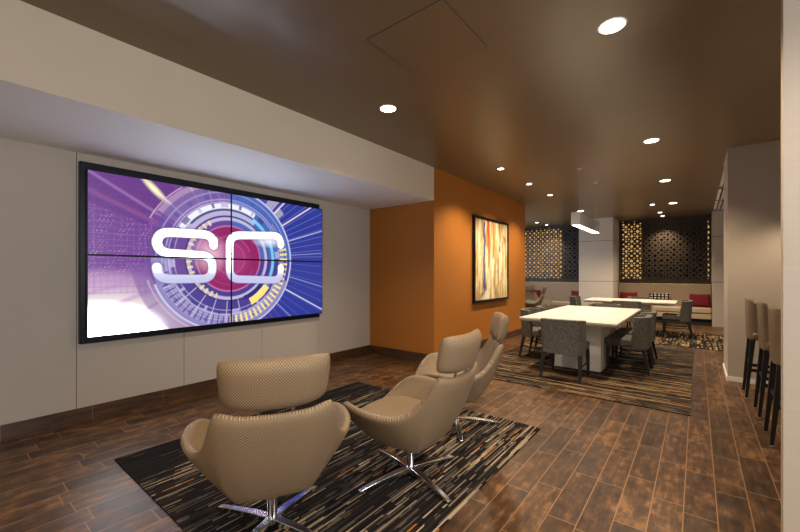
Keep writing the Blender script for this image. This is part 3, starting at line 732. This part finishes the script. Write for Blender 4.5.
# ------------------------------------------------------------------ swivel lounge chairs (front = -Y)
def make_lounge():
    t = thing('lounge_chair', 'x', 'armchair')
    rim = [(0, (0, .41, .772)), (.15, (.15, .405, .778)), (.28, (.240, .385, .796)), (.34, (.277, .355, .785)), (.42, (.312, .27, .635)), (.53, (.382, .15, .545)), (.66, (.450, -.02, .545)), (.8, (.448, -.17, .565)), (.92, (.39, -.295, .562)), (1.0, (.30, -.36, .505)), (1.12, (.20, -.405, .425)), (1.3, (0, -.42, .41))]
    mid = [(0, (0, .300, .47)), (.15, (.14, .295, .47)), (.28, (.218, .268, .47)), (.34, (.243, .245, .455)), (.42, (.265, .20, .435)), (.53, (.300, .12, .405)), (.66, (.335, -.02, .41)), (.8, (.335, -.17, .41)), (.92, (.295, -.30, .415)), (1.0, (.24, -.345, .40)), (1.12, (.16, -.365, .36)), (1.3, (0, -.375, .35))]
    low = [(0, (0, .175, .268)), (.15, (.085, .17, .268)), (.28, (.145, .155, .268)), (.34, (.165, .145, .268)), (.42, (.185, .125, .268)), (.53, (.205, .06, .268)), (.66, (.215, -.03, .27)), (.8, (.205, -.12, .275)), (.92, (.175, -.185, .28)), (1.0, (.145, -.21, .285)), (1.12, (.10, -.23, .29)), (1.3, (0, -.24, .29))]
    half = [i * 1.3 / 39 for i in range(40)]
    ts = [(1, q) for q in half] + [(-1, q) for q in half[-2:0:-1]]
    nv = 9; bm = bmesh.new(); uvl = bm.loops.layers.uv.new('UVMap')
    grid = []; UV = []
    al = 0.0; prev = None
    for s, q in ts:
        a, b, c = catmull(low, q), catmull(mid, q), catmull(rim, q)
        colm = []; uvs = []; run = 0; pp = None
        for k in range(nv):
            v = k / (nv - 1)
            # quadratic through low(0) mid(.5) rim(1)
            p = a * (2 * (v - .5) * (v - 1)) + b * (-4 * v * (v - 1)) + c * (2 * v * (v - .5))
            p = p * np.array([s, 1, 1])
            if pp is not None: run += np.linalg.norm(p - pp)
            pp = p; colm.append(bm.verts.new(p)); uvs.append(run)
        m_ = b * np.array([s, 1, 1])
        if prev is not None: al += np.linalg.norm(m_ - prev)
        prev = m_; grid.append(colm); UV.append((al, uvs))
    n = len(grid)
    for i in range(n):
        j = (i + 1) % n; aj = UV[j][0] if j else al + .05
        for k in range(nv - 1):
            f_ = bm.faces.new((grid[i][k], grid[j][k], grid[j][k + 1], grid[i][k + 1]))
            for lp, uv in zip(f_.loops, ((UV[i][0], UV[i][1][k]), (aj, UV[j][1][k]), (aj, UV[j][1][k + 1]), (UV[i][0], UV[i][1][k + 1]))): lp[uvl].uv = uv
    f_ = bm.faces.new([grid[i][0] for i in range(n)][::-1])
    bmesh.ops.triangulate(bm, faces=[f_])
    bmesh.ops.recalc_face_normals(bm, faces=bm.faces[:])
    mf = min(bm.faces, key=lambda f: (f.calc_center_median() - Vector((0, .33, .5))).length)
    if mf.normal.y < 0: bmesh.ops.reverse_faces(bm, faces=bm.faces[:])
    new_obj('shell', bm, M['woven'], t, solid=0.045, sub=1)
    # seat pad
    bm = bmesh.new(); uvl = bm.loops.layers.uv.new('UVMap'); N_ = 32
    prof = [(0.86, .335), (0.97, .365), (1.0, .40), (0.97, .432), (.85, .448), (.5, .452)]
    rings = []
    for sc, z in prof:
        rg = []
        for k in range(N_):
            a = 2 * PI * k / N_; cs, sn = math.cos(a), math.sin(a)
            x = .285 * sc * math.copysign(abs(cs) ** .7, cs); y = -.085 + .29 * sc * math.copysign(abs(sn) ** .75, sn)
            rg.append(bm.verts.new((x, y, z + (.012 if y < -.2 else 0) - max(0, y) * .10)))
        rings.append(rg)
    for a, b in zip(rings, rings[1:]):
        for k in range(N_): bm.faces.new((a[k], a[(k + 1) % N_], b[(k + 1) % N_], b[k]))
    bm.faces.new(rings[0][::-1]); bm.faces.new(rings[-1])
    for f_ in bm.faces:
        for lp in f_.loops: lp[uvl].uv = (lp.vert.co.x, lp.vert.co.y)
    new_obj('seat_pad', bm, M['woven'], t, sub=1)
    # headrest: rounded slab, gently curved, leaning back
    bm = bmesh.new(); uvl = bm.loops.layers.uv.new('UVMap'); nx, nz = 16, 8
    w, h, d = .505, .265, .095; surf = {}
    for sd in (1, -1):
        for i in range(nx + 1):
            for j in range(nz + 1):
                u, v = 2 * i / nx - 1, 2 * j / nz - 1
                e = max(0, 1 - abs(u) ** 5) ** .5 * max(0, 1 - abs(v) ** 4) ** .5
                # superellipse outline, slightly narrower at the bottom
                kx = 1 - .055 * abs(v) ** 4; kz = 1 - .16 * abs(u) ** 5
                x = u * w / 2 * kx * (1 + .03 * v); z = v * h / 2 * kz
                y = sd * d / 2 * e - .10 * (abs(u) ** 2.4) * .55
                surf[sd, i, j] = (bm.verts.new((x, y, z)), (x, z))
        for i in range(nx):
            for j in range(nz):
                q = [surf[sd, i, j], surf[sd, i + 1, j], surf[sd, i + 1, j + 1], surf[sd, i, j + 1]]
                if sd > 0: q = q[::-1]
                f_ = bm.faces.new([a for a, _ in q])
                for lp, (_, uv) in zip(f_.loops, q): lp[uvl].uv = uv
    bmesh.ops.remove_doubles(bm, verts=bm.verts[:], dist=1e-4)
    tilt = Matrix.Translation((0, .395, .910)) @ Matrix.Rotation(R(-14), 4, 'X')
    bmesh.ops.transform(bm, matrix=tilt, verts=bm.verts[:])
    bmesh.ops.recalc_face_normals(bm, faces=bm.faces[:])
    hr = new_obj('headrest', bm, M['woven'], t, sub=1)
    for sx in (-1, 1):
        bm = bmesh.new(); tube(bm, [(sx * .075, .355, .70), (sx * .075, .362, .77), (sx * .075, .385, .87)], .008, 8)
        new_obj('headrest_post', bm, M['chrome'], t, label='slim polished metal post')
    bm = bmesh.new(); lathe(bm, [(.045, .26), (.045, .245), (.026, .24), (.026, .075), (.034, .07), (.036, .045), (.030, .035)], 24, (0, -.02))
    new_obj('pedestal_column', bm, M['chrome'], t, label='polished metal column')
    return t
def add_legs(t, ang):
    for k in range(4):
        a = ang + k * PI / 2; d = Vector((math.cos(a), math.sin(a), 0)); nrm = Vector((-d.y, d.x, 0)); o_ = Vector((0, -.02, 0))
        bm = bmesh.new(); rr = []
        for r_, zc, hw, hh in ((.02, .058, .022, .018), (.15, .054, .020, .014), (.30, .040, .017, .011), (.385, .028, .015, .009), (.40, .025, .012, .007)):
            c = o_ + d * r_; rr.append([bm.verts.new(c + nrm * sx * hw + Vector((0, 0, zc + sz * hh))) for sx, sz in ((-1, -1), (1, -1), (1, 1), (-1, 1))])
        for p, q in zip(rr, rr[1:]):
            for i in range(4): bm.faces.new((p[i], p[(i + 1) % 4], q[(i + 1) % 4], q[i]))
        bm.faces.new(rr[0][::-1]); bm.faces.new(rr[-1]); bmesh.ops.recalc_face_normals(bm, faces=bm.faces[:])
        lg = new_obj('leg', bm, M['chrome'], t, bevel=0.004)
        c = o_ + d * .38; bm = bmesh.new(); lathe(bm, [(.012, .009), (.012, .024)], 12, (c.x, c.y)); new_obj('foot_glide', bm, M['black'], lg)
lc = make_lounge()
LZ = 0.0
lounges = [  # x, y, facing direction in degrees, world angle of one base leg
    (-1.802, 1.155, 150, 105, 'beige woven swivel lounge chair nearest the camera, seen from behind'),
    (-1.53, 2.065, 183, 73, 'beige woven swivel lounge chair in the middle, seen side-on from behind'),
    (-1.735, 3.04, 212, 37, 'beige woven swivel lounge chair farthest of the front group, headrest edge-on'),
    (-3.90, 11.15, 196, 60, 'pale lounge chair in the far alcove with its back to the dining tables'),
    (-4.06, 12.16, 330, 20, 'pale lounge chair in the far alcove half hidden by the orange wall')]
roots = []
for k, (x, y, fa, la, lab) in enumerate(lounges):
    c = lc if k == 0 else dup(lc, (0, 0, 0), 0, lab)
    rz = R(fa + 90)
    c.location = (x, y, 0); c.rotation_euler = (0, 0, rz); c['label'] = lab; c['group'] = 'beige swivel lounge chairs'
    roots.append((c, R(la) - rz))
for c, a in roots: add_legs(c, a)
